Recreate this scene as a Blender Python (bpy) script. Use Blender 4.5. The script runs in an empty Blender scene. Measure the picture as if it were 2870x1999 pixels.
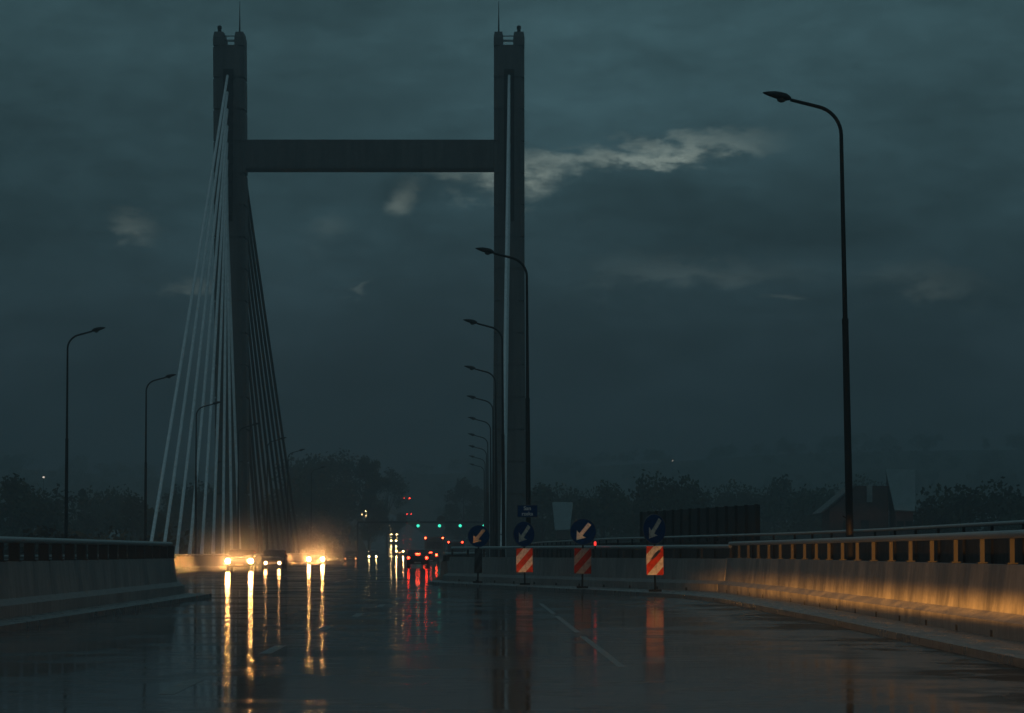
import bpy, math, random
from mathutils import Vector, Matrix
R = math.radians
random.seed(7)
S = bpy.context.scene
C = S.collection

# ------------------------------------------------------------------ camera
F = 9500.0                       # focal length in photograph pixels
EYE = 1.25
PITCH = math.atan(548.5 / F)
cam = bpy.data.cameras.new('camera'); co = bpy.data.objects.new('camera', cam); C.objects.link(co)
cam.sensor_width = 36; cam.lens = 36 * F / 2870.0
cam.clip_start = 0.5; cam.clip_end = 9000
co.location = (0, 0, EYE); co.rotation_euler = (R(90) + PITCH, 0, 0)
S.camera = co

def at(x, y, d):                 # point at forward distance d that the photograph shows at pixel x, y
    fx, fy, fz = 0, math.cos(PITCH), math.sin(PITCH)
    a = (x - 1435) / F; b = -(y - 999.5) / F
    dx, dy, dz = a, fy - b * math.sin(PITCH), fz + b * math.cos(PITCH)
    k = d / dy
    return Vector((dx * k, d, EYE + dz * k))

# ------------------------------------------------------------------ node helper
class NT:
    def __init__(s, tree): s.t = tree; s.n = tree.nodes; s.l = tree.links
    def new(s, typ, **kw):
        n = s.n.new(typ)
        for k, v in kw.items(): setattr(n, k, v)
        return n
    def put(s, sock, v):
        if isinstance(v, bpy.types.NodeSocket): s.l.new(v, sock)
        elif v is not None: sock.default_value = v
    def m(s, op, a, b=None, c=None, clamp=False):
        n = s.new('ShaderNodeMath', operation=op); n.use_clamp = clamp
        s.put(n.inputs[0], a); s.put(n.inputs[1], b); s.put(n.inputs[2], c)
        return n.outputs[0]
    def xyz(s, x, y, z=0.0):
        n = s.new('ShaderNodeCombineXYZ'); s.put(n.inputs[0], x); s.put(n.inputs[1], y); s.put(n.inputs[2], z)
        return n.outputs[0]
    def noise(s, vec, scale, detail=4, rough=.55, dist=0.0):
        n = s.new('ShaderNodeTexNoise'); s.put(n.inputs['Vector'], vec)
        n.inputs['Scale'].default_value = scale; n.inputs['Detail'].default_value = detail
        n.inputs['Roughness'].default_value = rough; n.inputs['Distortion'].default_value = dist
        return n.outputs['Fac']
    def rng(s, v, a, b, c=0.0, d=1.0, smooth=True):
        n = s.new('ShaderNodeMapRange'); n.interpolation_type = 'SMOOTHSTEP' if smooth else 'LINEAR'
        s.put(n.inputs[0], v)
        for i, q in enumerate((a, b, c, d)): s.put(n.inputs[i + 1], q)
        return n.outputs[0]
    def mix(s, f, a, b, mode='MIX'):
        n = s.new('ShaderNodeMix', data_type='RGBA', blend_type=mode)
        s.put(n.inputs[0], f); s.put(n.inputs[6], a); s.put(n.inputs[7], b)
        return n.outputs[2]
    def ramp(s, f, stops):
        n = s.new('ShaderNodeValToRGB'); s.put(n.inputs[0], f); e = n.color_ramp.elements
        for i, (p, c) in enumerate(stops):
            q = e[i] if i < 2 else e.new(p)
            q.position = p; q.color = tuple(c) + (1,)
        return n.outputs[0]

# ------------------------------------------------------------------ world: dusk sky under broken cloud
SUN_EL, SUN_AZ = 3.0, 215.0
W = bpy.data.worlds.new('World'); S.world = W; W.use_nodes = True
W.node_tree.nodes.clear()
w = NT(W.node_tree)
tc = w.new('ShaderNodeTexCoord')
sep = w.new('ShaderNodeSeparateXYZ'); w.put(sep.inputs[0], tc.outputs['Generated'])
az = w.m('ARCTAN2', sep.outputs[0], sep.outputs[1])
el = w.m('ARCSINE', sep.outputs[2])
U = w.m('MULTIPLY', az, 9.5)          # azimuth and elevation in units of about six degrees
V = w.m('MULTIPLY', el, 9.5)
sky = w.new('ShaderNodeTexSky', sky_type='NISHITA'); sky.sun_disc = False
sky.sun_elevation = R(SUN_EL); sky.sun_rotation = R(SUN_AZ); sky.air_density = 1.5; sky.dust_density = 3
# wisps push the cloud outlines about
P0 = w.xyz(U, w.m('MULTIPLY', V, 1.8))
n1 = w.noise(P0, 2.2, 7, .58)
n2 = w.noise(w.xyz(w.m('ADD', U, 7.3), w.m('MULTIPLY', V, 1.8), 3.1), 2.2, 7, .58)
n3 = w.noise(w.xyz(w.m('MULTIPLY', U, .8), w.m('MULTIPLY', V, 2.0), 9.0), 1.5, 8, .6)
n4 = w.noise(w.xyz(U, w.m('MULTIPLY', V, 2.2), 4.0), 6.0, 6, .6)
Ud = w.m('ADD', U, w.m('MULTIPLY', w.m('SUBTRACT', n1, .5), .42))
Vd = w.m('ADD', V, w.m('MULTIPLY', w.m('SUBTRACT', n2, .5), .24))
def blob(cx, cy, rx, ry, ang=0.0, soft=1.0, u=None, v=None):
    u = Ud if u is None else u; v = Vd if v is None else v
    a, b = (cx - 1435) / 1000.0, (1548 - cy) / 1000.0
    du = w.m('SUBTRACT', u, a); dv = w.m('SUBTRACT', v, b)
    ca, sa = math.cos(ang), math.sin(ang)
    p = w.m('ADD', w.m('MULTIPLY', du, ca * 1000 / rx), w.m('MULTIPLY', dv, sa * 1000 / rx))
    q = w.m('ADD', w.m('MULTIPLY', du, -sa * 1000 / ry), w.m('MULTIPLY', dv, ca * 1000 / ry))
    r2 = w.m('SQRT', w.m('ADD', w.m('MULTIPLY', p, p), w.m('MULTIPLY', q, q)))
    return w.rng(r2, 1.0, 1.0 - soft if soft < 1 else 0.0)
def total(items):
    acc = None
    for g, b in items:
        t = w.m('MULTIPLY', b, g)
        acc = t if acc is None else w.m('ADD', acc, t)
    return acc
base = w.ramp(w.rng(V, 0.0, 4.0, 0, 1, False), [
    (0.00, (.0125, .0215, .0290)), (.06, (.0185, .0320, .0430)), (.14, (.0300, .0560, .0710)), (.24, (.0380, .0800, .0970)),
    (.36, (.0450, .0960, .1130)), (.60, (.040, .088, .102)), (1.0, (.062, .112, .130))])
shade = total([(.60, blob(2150, 620, 700, 210, .05)), (.50, blob(2500, 980, 640, 330, 0)), (.32, blob(1800, 560, 420, 120, .1, .8)),
               (.42, blob(60, 500, 700, 1000, 0)), (.30, blob(700, 1100, 900, 260)), (.35, blob(1170, 560, 190, 100, .3, .8)),
               (.30, blob(2750, 300, 420, 420)), (.25, blob(1700, 1050, 900, 200)), (.22, blob(900, 0, 500, 160))])
lift = total([(.55, blob(1500, 250, 900, 420)), (.30, blob(2100, 760, 560, 90, .05)), (.22, blob(900, 420, 500, 260))])
k = w.m('ADD', w.m('SUBTRACT', 1.0, w.m('MULTIPLY', shade, .70)), w.m('MULTIPLY', lift, .45))
k = w.m('MULTIPLY', k, w.rng(n3, .36, .66, .78, 1.17))
k = w.m('MULTIPLY', k, w.rng(n4, .36, .66, .93, 1.07))
k = w.m('MAXIMUM', k, .2)
vm = w.new('ShaderNodeVectorMath', operation='SCALE'); w.put(vm.inputs[0], base); w.put(vm.inputs['Scale'], k)
U2 = w.m('ADD', U, w.m('MULTIPLY', w.m('SUBTRACT', n4, .5), .16)); V2 = w.m('ADD', V, w.m('MULTIPLY', w.m('SUBTRACT', n1, .5), .12))
n5 = w.noise(w.xyz(U, w.m('MULTIPLY', V, 2.0), 6.0), 15.0, 5, .6)
V3 = w.m('ADD', V2, w.m('ADD', w.m('MULTIPLY', w.m('SUBTRACT', n4, .5), .20), w.m('MULTIPLY', w.m('SUBTRACT', n5, .5), .04)))
edge = w.rng(w.m('SUBTRACT', V3, w.m('ADD', w.m('MULTIPLY', U2, .075), 1.045)), -.015, .05)
gap = total([(1.2, w.m('MULTIPLY', blob(1820, 436, 450, 52, .10, 1, U2, V3), edge)), (.75, blob(1420, 478, 300, 52, .04, 1, U2, V3)), (.5, blob(1510, 500, 120, 60, .35, 1, U2, V3)),
             (.5, blob(1350, 520, 130, 55, .1, 1, U2, V3)), (.5, blob(1125, 560, 55, 80, -.5, 1, U2, V3)), (.30, blob(375, 645, 95, 65, -.3, 1, U2, V3)),
             (.25, blob(545, 815, 110, 38, -.1, 1, U2, V3)), (.30, blob(1000, 808, 40, 16, .1, 1, U2, V3)), (.30, blob(2195, 830, 80, 12, 0, 1, U2, V2)),
             (.16, blob(1960, 760, 460, 70, 0, 1, U2, V3)), (.15, blob(920, 640, 90, 70, .5, 1, U2, V3)), (.14, blob(2600, 800, 260, 60, -.1, 1, U2, V3))])
gap = w.m('MULTIPLY', gap, w.rng(n4, .36, .64, .45, 1.1))
glow = w.mix(w.m('MINIMUM', gap, 1.0), (0, 0, 0, 1), (.250, .275, .225, 1))
cloud = w.mix(1.0, vm.outputs[0], glow, 'ADD')
thin = w.mix(1.0, sky.outputs[0], (.0012, .0026, .0032, 1), 'MULTIPLY')
col = w.mix(1.0, cloud, thin, 'ADD')
below = w.rng(V, -.5, 0.0)
col = w.mix(below, (.008, .012, .014, 1), col)
bg = w.new('ShaderNodeBackground'); w.put(bg.inputs[0], col); bg.inputs[1].default_value = 1.0
wo = w.new('ShaderNodeOutputWorld'); w.l.new(bg.outputs[0], wo.inputs[0])
W.name = 'sky'

sl = bpy.data.lights.new('sun', 'SUN'); sl.energy = .03; sl.angle = R(30); sl.color = (.85, .95, 1)
so = bpy.data.objects.new('sun', sl); C.objects.link(so)
so.rotation_euler = (R(90 - SUN_EL), 0, R(180 - SUN_AZ))
S.view_settings.view_transform = 'Standard'; S.view_settings.look = 'None'
S.view_settings.exposure = 0; S.view_settings.gamma = 1
S.cycles.use_denoising = True
S.cycles.sample_clamp_indirect = 3.0
S.cycles.max_bounces = 6; S.cycles.volume_bounces = 1
S.cycles.blur_glossy = 0.3

# beams of the car the photograph is taken from: dipped headlamps with a cut-off
def beam(name, loc, energy, yaw, pitch, size, color, cut=True, parent=None, side=None):
    l = bpy.data.lights.new(name, 'SPOT'); l.energy = energy; l.spot_size = R(size); l.spot_blend = .6
    l.color = color; l.shadow_soft_size = .07
    o = bpy.data.objects.new(name, l); C.objects.link(o); o.location = loc
    o.rotation_euler = (R(90 + pitch), 0, R(-yaw))
    if parent: o.parent = parent
    if cut:
        l.use_nodes = True; t = NT(l.node_tree)
        e = [n for n in t.n if n.type == 'EMISSION'][0]
        c = t.new('ShaderNodeTexCoord'); s = t.new('ShaderNodeSeparateXYZ'); t.put(s.inputs[0], c.outputs['Normal'])
        up = t.m('DIVIDE', s.outputs[1], t.m('MAXIMUM', t.m('ABSOLUTE', s.outputs[2]), .001))
        # full beam below the cut-off, a little stray light above it
        t.put(e.inputs['Strength'], t.m('MULTIPLY', t.rng(up, CUT_HI, CUT_LO, .12, 1.0), t.rng(up, -.030, -.008, .02, 1.0))) if not side else t.put(e.inputs['Strength'], side(t, s, up))
    return o
CUT_HI, CUT_LO = .010, -.006
WARM = (1.0, .42, .13)

# ------------------------------------------------------------------ materials
def principled(name, base=(.5, .5, .5), rough=.6, metal=0.0, emit=None, strength=0.0):
    m = bpy.data.materials.new(name); m.use_nodes = True
    t = NT(m.node_tree); b = t.n['Principled BSDF']
    b.inputs['Base Color'].default_value = tuple(base) + (1,)
    b.inputs['Roughness'].default_value = rough; b.inputs['Metallic'].default_value = metal
    if emit:
        b.inputs['Emission Color'].default_value = tuple(emit) + (1,); b.inputs['Emission Strength'].default_value = strength
    return m, t, b
def coords(t, kind='Object'):
    return t.new('ShaderNodeTexCoord').outputs[kind]
def worldpos(t):
    return t.new('ShaderNodeNewGeometry').outputs['Position']
def mapv(t, v, sc):
    n = t.new('ShaderNodeMapping'); t.put(n.inputs['Vector'], v); n.inputs['Scale'].default_value = sc
    return n.outputs[0]
def bump(t, b, h, strength, dist):
    n = t.new('ShaderNodeBump'); n.inputs['Strength'].default_value = strength; n.inputs['Distance'].default_value = dist
    t.put(n.inputs['Height'], h); t.put(b.inputs['Normal'], n.outputs[0])

def simple(name, base, rough=.6, metal=0.0, var=.25, scale=1.5, bmp=0.0):
    m, t, b = principled(name, base, rough, metal)
    p = worldpos(t); n = t.noise(p, scale, 5, .6)
    lo = tuple(c * (1 - var) for c in base) + (1,); hi = tuple(min(1, c * (1 + var)) for c in base) + (1,)
    t.put(b.inputs['Base Color'], t.mix(t.rng(n, .3, .7), lo, hi))
    t.put(b.inputs['Roughness'], t.rng(n, .3, .7, max(.05, rough - .1), min(1, rough + .12)))
    if bmp: bump(t, b, t.noise(p, scale * 8, 4), .5, bmp)
    return m

def sepx(t, p):
    n = t.new('ShaderNodeSeparateXYZ'); t.put(n.inputs[0], p); return n.outputs[0]
def road_material():
    m, t, b = principled('wet_asphalt', (.03, .032, .034), .1)
    p = worldpos(t)
    big = t.noise(mapv(t, p, (.25, .22, 1)), 1.0, 5, .6)          # standing water and worn lanes, drawn out along the road
    mid = t.noise(mapv(t, p, (1.3, .9, 1)), 1.0, 5, .6)
    fine = t.noise(p, 28, 3, .6)
    t.put(b.inputs['Base Color'], t.mix(t.rng(mid, .3, .7), (.018, .020, .022, 1), (.045, .046, .048, 1)))
    wet = t.rng(t.m('ADD', t.m('MULTIPLY', big, .65), t.m('MULTIPLY', mid, .35)), .43, .55)
    t.put(b.inputs['Roughness'], t.m('ADD', t.rng(wet, 0, 1, .13, .032, False), t.m('MULTIPLY', t.rng(sepx(t, p), 2.8, 5.0), .20)))
    sx = t.new('ShaderNodeSeparateXYZ'); t.put(sx.inputs[0], p)
    edge = t.m('MULTIPLY', t.rng(t.m('ADD', sx.outputs[0], t.m('MULTIPLY', t.m('SUBTRACT', mid, .5), 3)), 2.6, 5.0), .13)   # muddy, better drained strip by the right kerb
    t.put(b.inputs['IOR'], t.m('MAXIMUM', t.m('SUBTRACT', t.rng(wet, 0, 1, 1.12, 1.28, False), edge), 1.025))
    h = t.m('ADD', t.m('MULTIPLY', fine, .25), t.m('MULTIPLY', t.noise(p, 3.0, 3, .5), 1.0))
    n = t.new('ShaderNodeBump'); t.put(n.inputs['Strength'], t.rng(wet, 0, 1, .6, .35)); n.inputs['Distance'].default_value = .0035
    t.put(n.inputs['Height'], h); t.put(b.inputs['Normal'], n.outputs[0])
    return m
def concrete_material(name, base=.26, rough=.42, streak=.85, scl=1.0):
    
    m, t, b = principled(name, (base,) * 3, rough)
    p = mapv(t, worldpos(t), (scl, scl, scl))
    st = t.noise(mapv(t, p, (3.4, .8, .45)), 1.0, 5, .65)         # rain runs and rubber dirt down the face
    st2 = t.noise(mapv(t, p, (9, 5, .7)), 1.0, 4, .6)
    sp = t.noise(p, 14, 4, .6)
    f = t.m('ADD', t.m('MULTIPLY', t.rng(st, .35, .65), .6), t.m('MULTIPLY', t.rng(st2, .3, .7), .4))
    c = t.mix(f, (base * (1 - .6 * streak), base * (1 - .6 * streak), base * (1 - .61 * streak), 1), (base * (1 + .45 * streak), base * (1 + .42 * streak), base * (1 + .36 * streak), 1))
    c = t.mix(t.m('MULTIPLY', t.rng(sp, .35, .7), .35), c, (base * .5, base * .5, base * .5, 1))
    t.put(b.inputs['Base Color'], c)
    t.put(b.inputs['Roughness'], t.rng(st, .3, .7, rough - .1, rough + .2))
    bump(t, b, sp, .4, .01)
    return m
def reflective(name, col, rough=.34):      # retro-reflective sheeting
    m, t, b = principled(name, col, rough, 1.0)
    n = t.noise(coords(t), 9, 5, .6)
    lo = tuple(c * .6 for c in col) + (1,)
    t.put(b.inputs['Base Color'], t.mix(t.rng(n, .3, .6), lo, tuple(col) + (1,)))
    return m
def lamp(name, col, strength):
    m, t, b = principled(name, (.1, .1, .1), .4, 0, col, strength)
    return m

M = {}
M['road'] = road_material()
M['concrete'] = concrete_material('barrier_concrete', .21, .55)
M['plinth'] = concrete_material('kerb_concrete', .13, .3)
M['pylon'] = concrete_material('pylon_concrete', .125, .75, .7, .22)
M['steel'] = simple('galvanised_steel', (.34, .36, .36), .38, .55, .2, 6)
M['post'] = simple('post_steel', (.045, .045, .042), .6, 0, .8, .55)
M['dark'] = simple('dark_metal', (.008, .009, .010), .85, 0, .3, 3)
M['blackhole'] = simple('drain_shade', (.006, .006, .006), .9)
M['pole'] = simple('lamp_pole_paint', (.012, .013, .014), .7, 0, .25, 4)
M['lens'] = simple('unlit_lamp_glass', (.10, .11, .11), .25, 0, .2, 6)
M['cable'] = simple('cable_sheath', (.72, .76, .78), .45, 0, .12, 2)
M['cable_shaded'] = simple('cable_sheath_shaded', (.035, .04, .045), .5, 0, .12, 2)  # rear cables: shade put into the colour of the pale sheath
M['paint'] = simple('worn_road_paint', (.12, .12, .118), .4, 0, .5, 2.5)
M['white_ref'] = reflective('white_sheeting', (.85, .82, .78))
M['dull_ref'] = reflective('dull_white_sheeting', (.40, .38, .36), .42)  # darker, rougher white for the third sign's panel
M['red_ref'] = reflective('red_sheeting', (.62, .06, .02))
M['dull_red'] = reflective('dull_red_sheeting', (.36, .03, .02), .40)  # darker, rougher red for the third sign's stripes
M['blue_ref'] = reflective('blue_sheeting', (.003, .055, .19), .6)
M['arrow_wide'] = reflective('rough_arrow_sheeting', (.75, .70, .62), .75)  # rougher sheeting for the arrows of the discs turned aside
M['sign_back'] = simple('sign_frame', (.12, .13, .14), .5, .5)
M['black_ref'] = simple('dull_panel_dark', (.02, .02, .022), .5)  # near-black stripes of the leftmost sign's turned panel
M['grey_ref'] = simple('dull_panel_grey', (.07, .075, .08), .5)  # grey of the leftmost sign's panel and of the mud smear
M['ground'] = simple('ground_grass', (.035, .042, .022), .95, 0, .4, .2, .05)
M['water'] = simple('river_water', (.02, .025, .025), .08, 0, .1, .1)
M['bark'] = simple('bark', (.05, .04, .03), .95, 0, .3, 3)
M['post_shaded'] = simple('post_steel_shaded', (.03, .03, .03), .6, 0, .3, 9)  # post steel darkened in its colour so the left posts look unlit
M['leaf'] = simple('leaves', (.045, .058, .030), .8, 0, .45, .35)
M['leaf2'] = simple('leaves_autumn', (.085, .055, .028), .8, 0, .45, .35)
M['wall'] = simple('house_render', (.10, .085, .075), .85, 0, .2, .5)
M['brick'] = simple('house_brick', (.11, .055, .045), .85, 0, .3, .8)
M['roof'] = simple('pale_metal_roof', (.24, .30, .31), .5, 0, .12, 1.2)
M['glass'] = simple('dark_glass', (.015, .018, .02), .08, 0, .1, 2)
M['rubber'] = simple('tyre_rubber', (.015, .015, .015), .85)
M['car_dark'] = simple('car_paint_dark', (.03, .032, .036), .25, .3, .15, 2)
M['car_grey'] = simple('car_paint_grey', (.16, .17, .18), .28, .4, .15, 2)
M['bus'] = simple('bus_paint', (.11, .10, .09), .35, .1, .2, 1)
M['plate'] = simple('number_plate', (.5, .5, .45), .5)
M['head'] = lamp('headlamp_lit', (1.0, .47, .14), 380)
M['head_mid'] = lamp('headlamp_lit_dim', (1.0, .58, .24), 40)
M['head_far'] = lamp('headlamp_lit_far', (1.0, .66, .28), 48)
M['tail'] = lamp('tail_lamp_lit', (1.0, .030, .012), 24)
M['dim_amber'] = lamp('lamp_dim_amber', (1.0, .30, .10), 8)
M['tail_bright'] = lamp('brake_lamp_lit', (1.0, .05, .016), 34)
M['tail_dim'] = lamp('tail_lamp_dim', (1.0, .03, .02), 14)
M['green'] = lamp('green_signal_lit', (.05, .85, .55), 2.4)
M['amber'] = lamp('window_lamp_lit', (1.0, .75, .5), 3)

# ------------------------------------------------------------------ mesh builder
class MB:
    def __init__(s): s.v = []; s.f = []; s.mi = []; s.sm = []
    def add(s, vs, fs, mi=0, smooth=False):
        o = len(s.v); s.v += [tuple(v) for v in vs]
        for f in fs: s.f.append(tuple(i + o for i in f)); s.mi.append(mi); s.sm.append(smooth)
        return s
    def box(s, c, size, rz=0.0, mi=0, top=None, mat=None):
        x, y, z = (q / 2 for q in size); tx, ty = top if top else (1, 1)
        vs = [Vector((a * x * (tx if k > 0 else 1), b * y * (ty if k > 0 else 1), k * z)) for k in (-1, 1) for a, b in ((-1, -1), (1, -1), (1, 1), (-1, 1))]
        m = Matrix.Rotation(rz, 3, 'Z') if mat is None else mat
        vs = [m @ v + Vector(c) for v in vs]
        return s.add(vs, [(0, 3, 2, 1), (4, 5, 6, 7), (0, 1, 5, 4), (1, 2, 6, 5), (2, 3, 7, 6), (3, 0, 4, 7)], mi)
    def tube(s, pts, rad, n=10, cap=True, mi=0):
        pts = [Vector(p) for p in pts]
        if not hasattr(rad, '__len__'): rad = [rad] * len(pts)
        vs, fs = [], []
        ref = Vector((0, 0, 1))
        d0 = (pts[-1] - pts[0]).normalized()
        if abs(d0.z) > .9: ref = Vector((0, 1, 0))
        for i, p in enumerate(pts):
            d = (pts[min(i + 1, len(pts) - 1)] - pts[max(i - 1, 0)]).normalized()
            a = d.cross(ref); a = a.normalized() if a.length > 1e-5 else Vector((1, 0, 0)); b = a.cross(d).normalized()
            for k in range(n):
                t = 2 * math.pi * k / n
                vs.append(p + (a * math.cos(t) + b * math.sin(t)) * rad[i])
        for i in range(len(pts) - 1):
            for k in range(n):
                fs.append((i * n + k, i * n + (k + 1) % n, (i + 1) * n + (k + 1) % n, (i + 1) * n + k))
        s.add(vs, fs, mi, True)
        if cap:
            s.add(vs[:n], [tuple(range(n))[::-1]], mi); s.add(vs[-n:], [tuple(range(n))], mi)
        return s
    def sweep(s, prof, path, side=1, mi=0, closed=True):
        """profile (offset away from the road, height) swept along a plan path (x, y, z0)"""
        n = len(prof); vs, fs = [], []
        for i, p in enumerate(path):
            a = Vector(path[max(i - 1, 0)][:2]); b = Vector(path[min(i + 1, len(path) - 1)][:2])
            d = (b - a).normalized(); nrm = Vector((d.y, -d.x)) * side
            for o, z in prof: vs.append((p[0] + nrm.x * o, p[1] + nrm.y * o, p[2] + z))
        for i in range(len(path) - 1):
            for k in range(n if closed else n - 1):
                fs.append((i * n + k, i * n + (k + 1) % n, (i + 1) * n + (k + 1) % n, (i + 1) * n + k))
        s.add(vs, fs, mi)
        if closed: s.add(vs[:n], [tuple(range(n))], mi); s.add(vs[-n:], [tuple(range(n))], mi)
        return s
    def prism(s, poly, y0, y1, mat=None, off=(0, 0, 0), mi=0):
        """polygon in x, z extruded along y"""
        n = len(poly); vs = [Vector((x, y, z)) for y in (y0, y1) for x, z in poly]
        if mat is not None: vs = [mat @ v for v in vs]
        vs = [v + Vector(off) for v in vs]
        fs = [tuple(range(n)), tuple(range(2 * n - 1, n - 1, -1))] + [(k, k + n, (k + 1) % n + n, (k + 1) % n) for k in range(n)]
        return s.add(vs, fs, mi)
    def build(s, name, mats, parent=None, loc=(0, 0, 0), rz=0.0):
        me = bpy.data.meshes.new(name); me.from_pydata(s.v, [], s.f)
        for m in (mats if isinstance(mats, (list, tuple)) else [mats]): me.materials.append(m)
        me.polygons.foreach_set('material_index', s.mi); me.polygons.foreach_set('use_smooth', s.sm)
        import bmesh
        bm = bmesh.new(); bm.from_mesh(me)
        if len(s.f) < 3000: bmesh.ops.recalc_face_normals(bm, faces=bm.faces)
        bm.to_mesh(me); bm.free(); me.update()
        o = bpy.data.objects.new(name, me); C.objects.link(o); o.location = loc; o.rotation_euler = (0, 0, rz)
        if parent: o.parent = parent
        return o
def tag(o, label=None, cat=None, group=None, kind=None):
    if label: o['label'] = label
    if cat: o['category'] = cat
    if group: o['group'] = group
    if kind: o['kind'] = kind
    return o
def thing(name, loc, label, cat, group=None, rz=0.0):
    o = bpy.data.objects.new(name, None); C.objects.link(o); o.location = loc; o.rotation_euler = (0, 0, rz)
    o.empty_display_size = .3
    return tag(o, label, cat, group)
kids = {}
def children(o): return [c for c in bpy.data.objects if c.parent is o]
def dup(o, parent=None, depth=0):
    c = o.copy(); C.objects.link(c)
    if parent: c.parent = parent
    if o.name not in kids: kids[o.name] = children(o)
    for ch in kids[o.name]: dup(ch, c, depth + 1)
    return c
def lerp(tab, y):
    if y <= tab[0][0]: return tab[0][1]
    for (a, p), (b, q) in zip(tab, tab[1:]):
        if y <= b: return p + (q - p) * (y - a) / (b - a)
    return tab[-1][1]
def smooth(t): t = max(0, min(1, t)); return t * t * (3 - 2 * t)

# ------------------------------------------------------------------ plan of the road
ZR = [(-80, 0), (560, 0), (640, .1), (700, .7), (800, 2.2), (930, 5.4), (1200, 15.0), (1500, 24), (1900, 31), (2300, 35)]
LEFT = [(-80, -25), (100, -25.4), (160, -26.3), (240, -26.9), (430, -27.2), (470, -23), (600, -27), (700, -30), (930, -42), (1200, -62), (1500, -84), (1900, -120), (2300, -160)]
RIGHT = [(-80, 11.6), (80, 11.6), (108, 10.4), (128, 8.4), (150, 5.8), (204, 3.2), (240, 1.6), (430, 1.4), (470, 0), (600, -4), (700, -9), (930, -22), (1200, -42), (1500, -64), (1900, -100), (2300, -140)]
zr = lambda y: lerp(ZR, y)
def ground_h(x, y):
    l, r = lerp(LEFT, y), lerp(RIGHT, y)
    dist = max(0, l - x, x - r)
    low = -8.5 + 3 * smooth((y - 500) / 300) + (zr(y)) + 9 * smooth((y - 900) / 900) * smooth(dist / 300)
    bank = 1 if (y < 150 or y > 435) else 1 - smooth((y - 150) / 25) if y < 292 else smooth((y - 410) / 25)
    h = low + (zr(y) - .35 - low) * smooth(1 - dist / 17) * bank
    if 190 < y < 400: h -= 3.5 * smooth(1 - abs(y - 295) / 60)
    # hills far off
    hill = 20 * smooth((y - 1300) / 800) * (.75 + .25 * math.sin(x / 330 + .8) + .12 * math.sin(x / 120 + 2))
    hill += 9 * smooth((y - 900) / 600) * smooth((abs(x + 60) - 80) / 250)
    h += hill * (1 if dist > 60 else smooth(dist / 60))
    return h
ys = [-150, -60, 0, 40, 80, 110, 130, 145, 155, 165, 180, 200, 220, 250, 280, 310, 340, 370, 400, 412, 424, 436, 460, 500, 560, 640, 700, 760, 820, 930, 1050, 1200, 1350, 1500, 1700, 1800, 1900, 2050, 2200]
offs = [0, 1, 3, 6, 10, 14, 17, 24, 40, 60, 90, 140, 200, 280, 380, 500, 700, 1000, 1400]
vs, nx = [], None
for y in ys:
    l, r = lerp(LEFT, y) + 1.2, lerp(RIGHT, y) - 1.2
    xs = [l - o for o in reversed(offs)] + [(l + r) / 2] + [r + o for o in offs]; nx = len(xs)
    for x in xs:
        h = ground_h(x, y)
        vs.append((x, y, h + (random.uniform(-.2, .2) if abs(x) > 40 else 0)))
gb = MB(); gb.add(vs, [(j * nx + i, j * nx + i + 1, (j + 1) * nx + i + 1, (j + 1) * nx + i) for j in range(len(ys) - 1) for i in range(nx - 1)], 0, True)
tag(gb.build('ground', M['ground']), 'dark grassy ground and hills on both sides of the road', kind='structure')
wb = MB(); wb.add([(-1300, 258, -9.7), (1300, 258, -9.7), (1300, 332, -9.7), (-1300, 332, -9.7)], [(0, 1, 2, 3)])
tag(wb.build('water', M['water']), 'river below the bridge', kind='structure')

rb = MB()
ry = list(range(-60, 600, 20)) + list(range(600, 2151, 50))
for i in range(len(ry) - 1):
    a, b = ry[i], ry[i + 1]
    rb.add([(lerp(LEFT, a) + .8, a, zr(a)), (lerp(RIGHT, a) - .8, a, zr(a)), (lerp(RIGHT, b) - .8, b, zr(b)), (lerp(LEFT, b) + .8, b, zr(b))], [(0, 1, 2, 3)])
tag(rb.build('road', M['road']), 'wet asphalt road running onto the bridge', kind='structure')

# deck slab under the road across the valley
db = MB()
prof_l = [(0, -.04), (0, -.5), (-1.5, -1.7), (-1.5, -1.7)]
for y0, y1 in [(y, y + 14) for y in range(150, 436, 14)]:
    vs = []
    for y in (y0, y1):
        l, r = lerp(LEFT, y) - .2, lerp(RIGHT, y) + .2
        vs += [(l, y, -.03), (r, y, -.03), (r, y, -.55), (r - 3, y, -2.1), (l + 3, y, -2.1), (l, y, -.55)]
    db.add(vs, [(k, (k + 1) % 6, (k + 1) % 6 + 6, k + 6) for k in range(6)])
db.build('bridge_deck', M['pylon'])
tag(bpy.data.objects['bridge_deck'], 'concrete deck slab carrying the road between the pylon legs', kind='structure')

# raised strips (kerbs and footways)
def strip(name, left, right, z, label):
    b = MB(); n = len(left); vs = []
    for (lx, ly), (rx, ry_) in zip(left, right):
        vs += [(lx, ly, z), (rx, ry_, z), (rx, ry_, -.05), (lx, ly, -.05)]
    fs = []
    for i in range(n - 1):
        for k in range(4): fs.append((i * 4 + k, i * 4 + (k + 1) % 4, i * 4 + 4 + (k + 1) % 4, i * 4 + 4 + k))
    fs += [(0, 1, 2, 3), ((n - 1) * 4 + 3, (n - 1) * 4 + 2, (n - 1) * 4 + 1, (n - 1) * 4)]
    b.add(vs, fs)
    return tag(b.build(name, M['plinth']), label, kind='structure')
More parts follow.
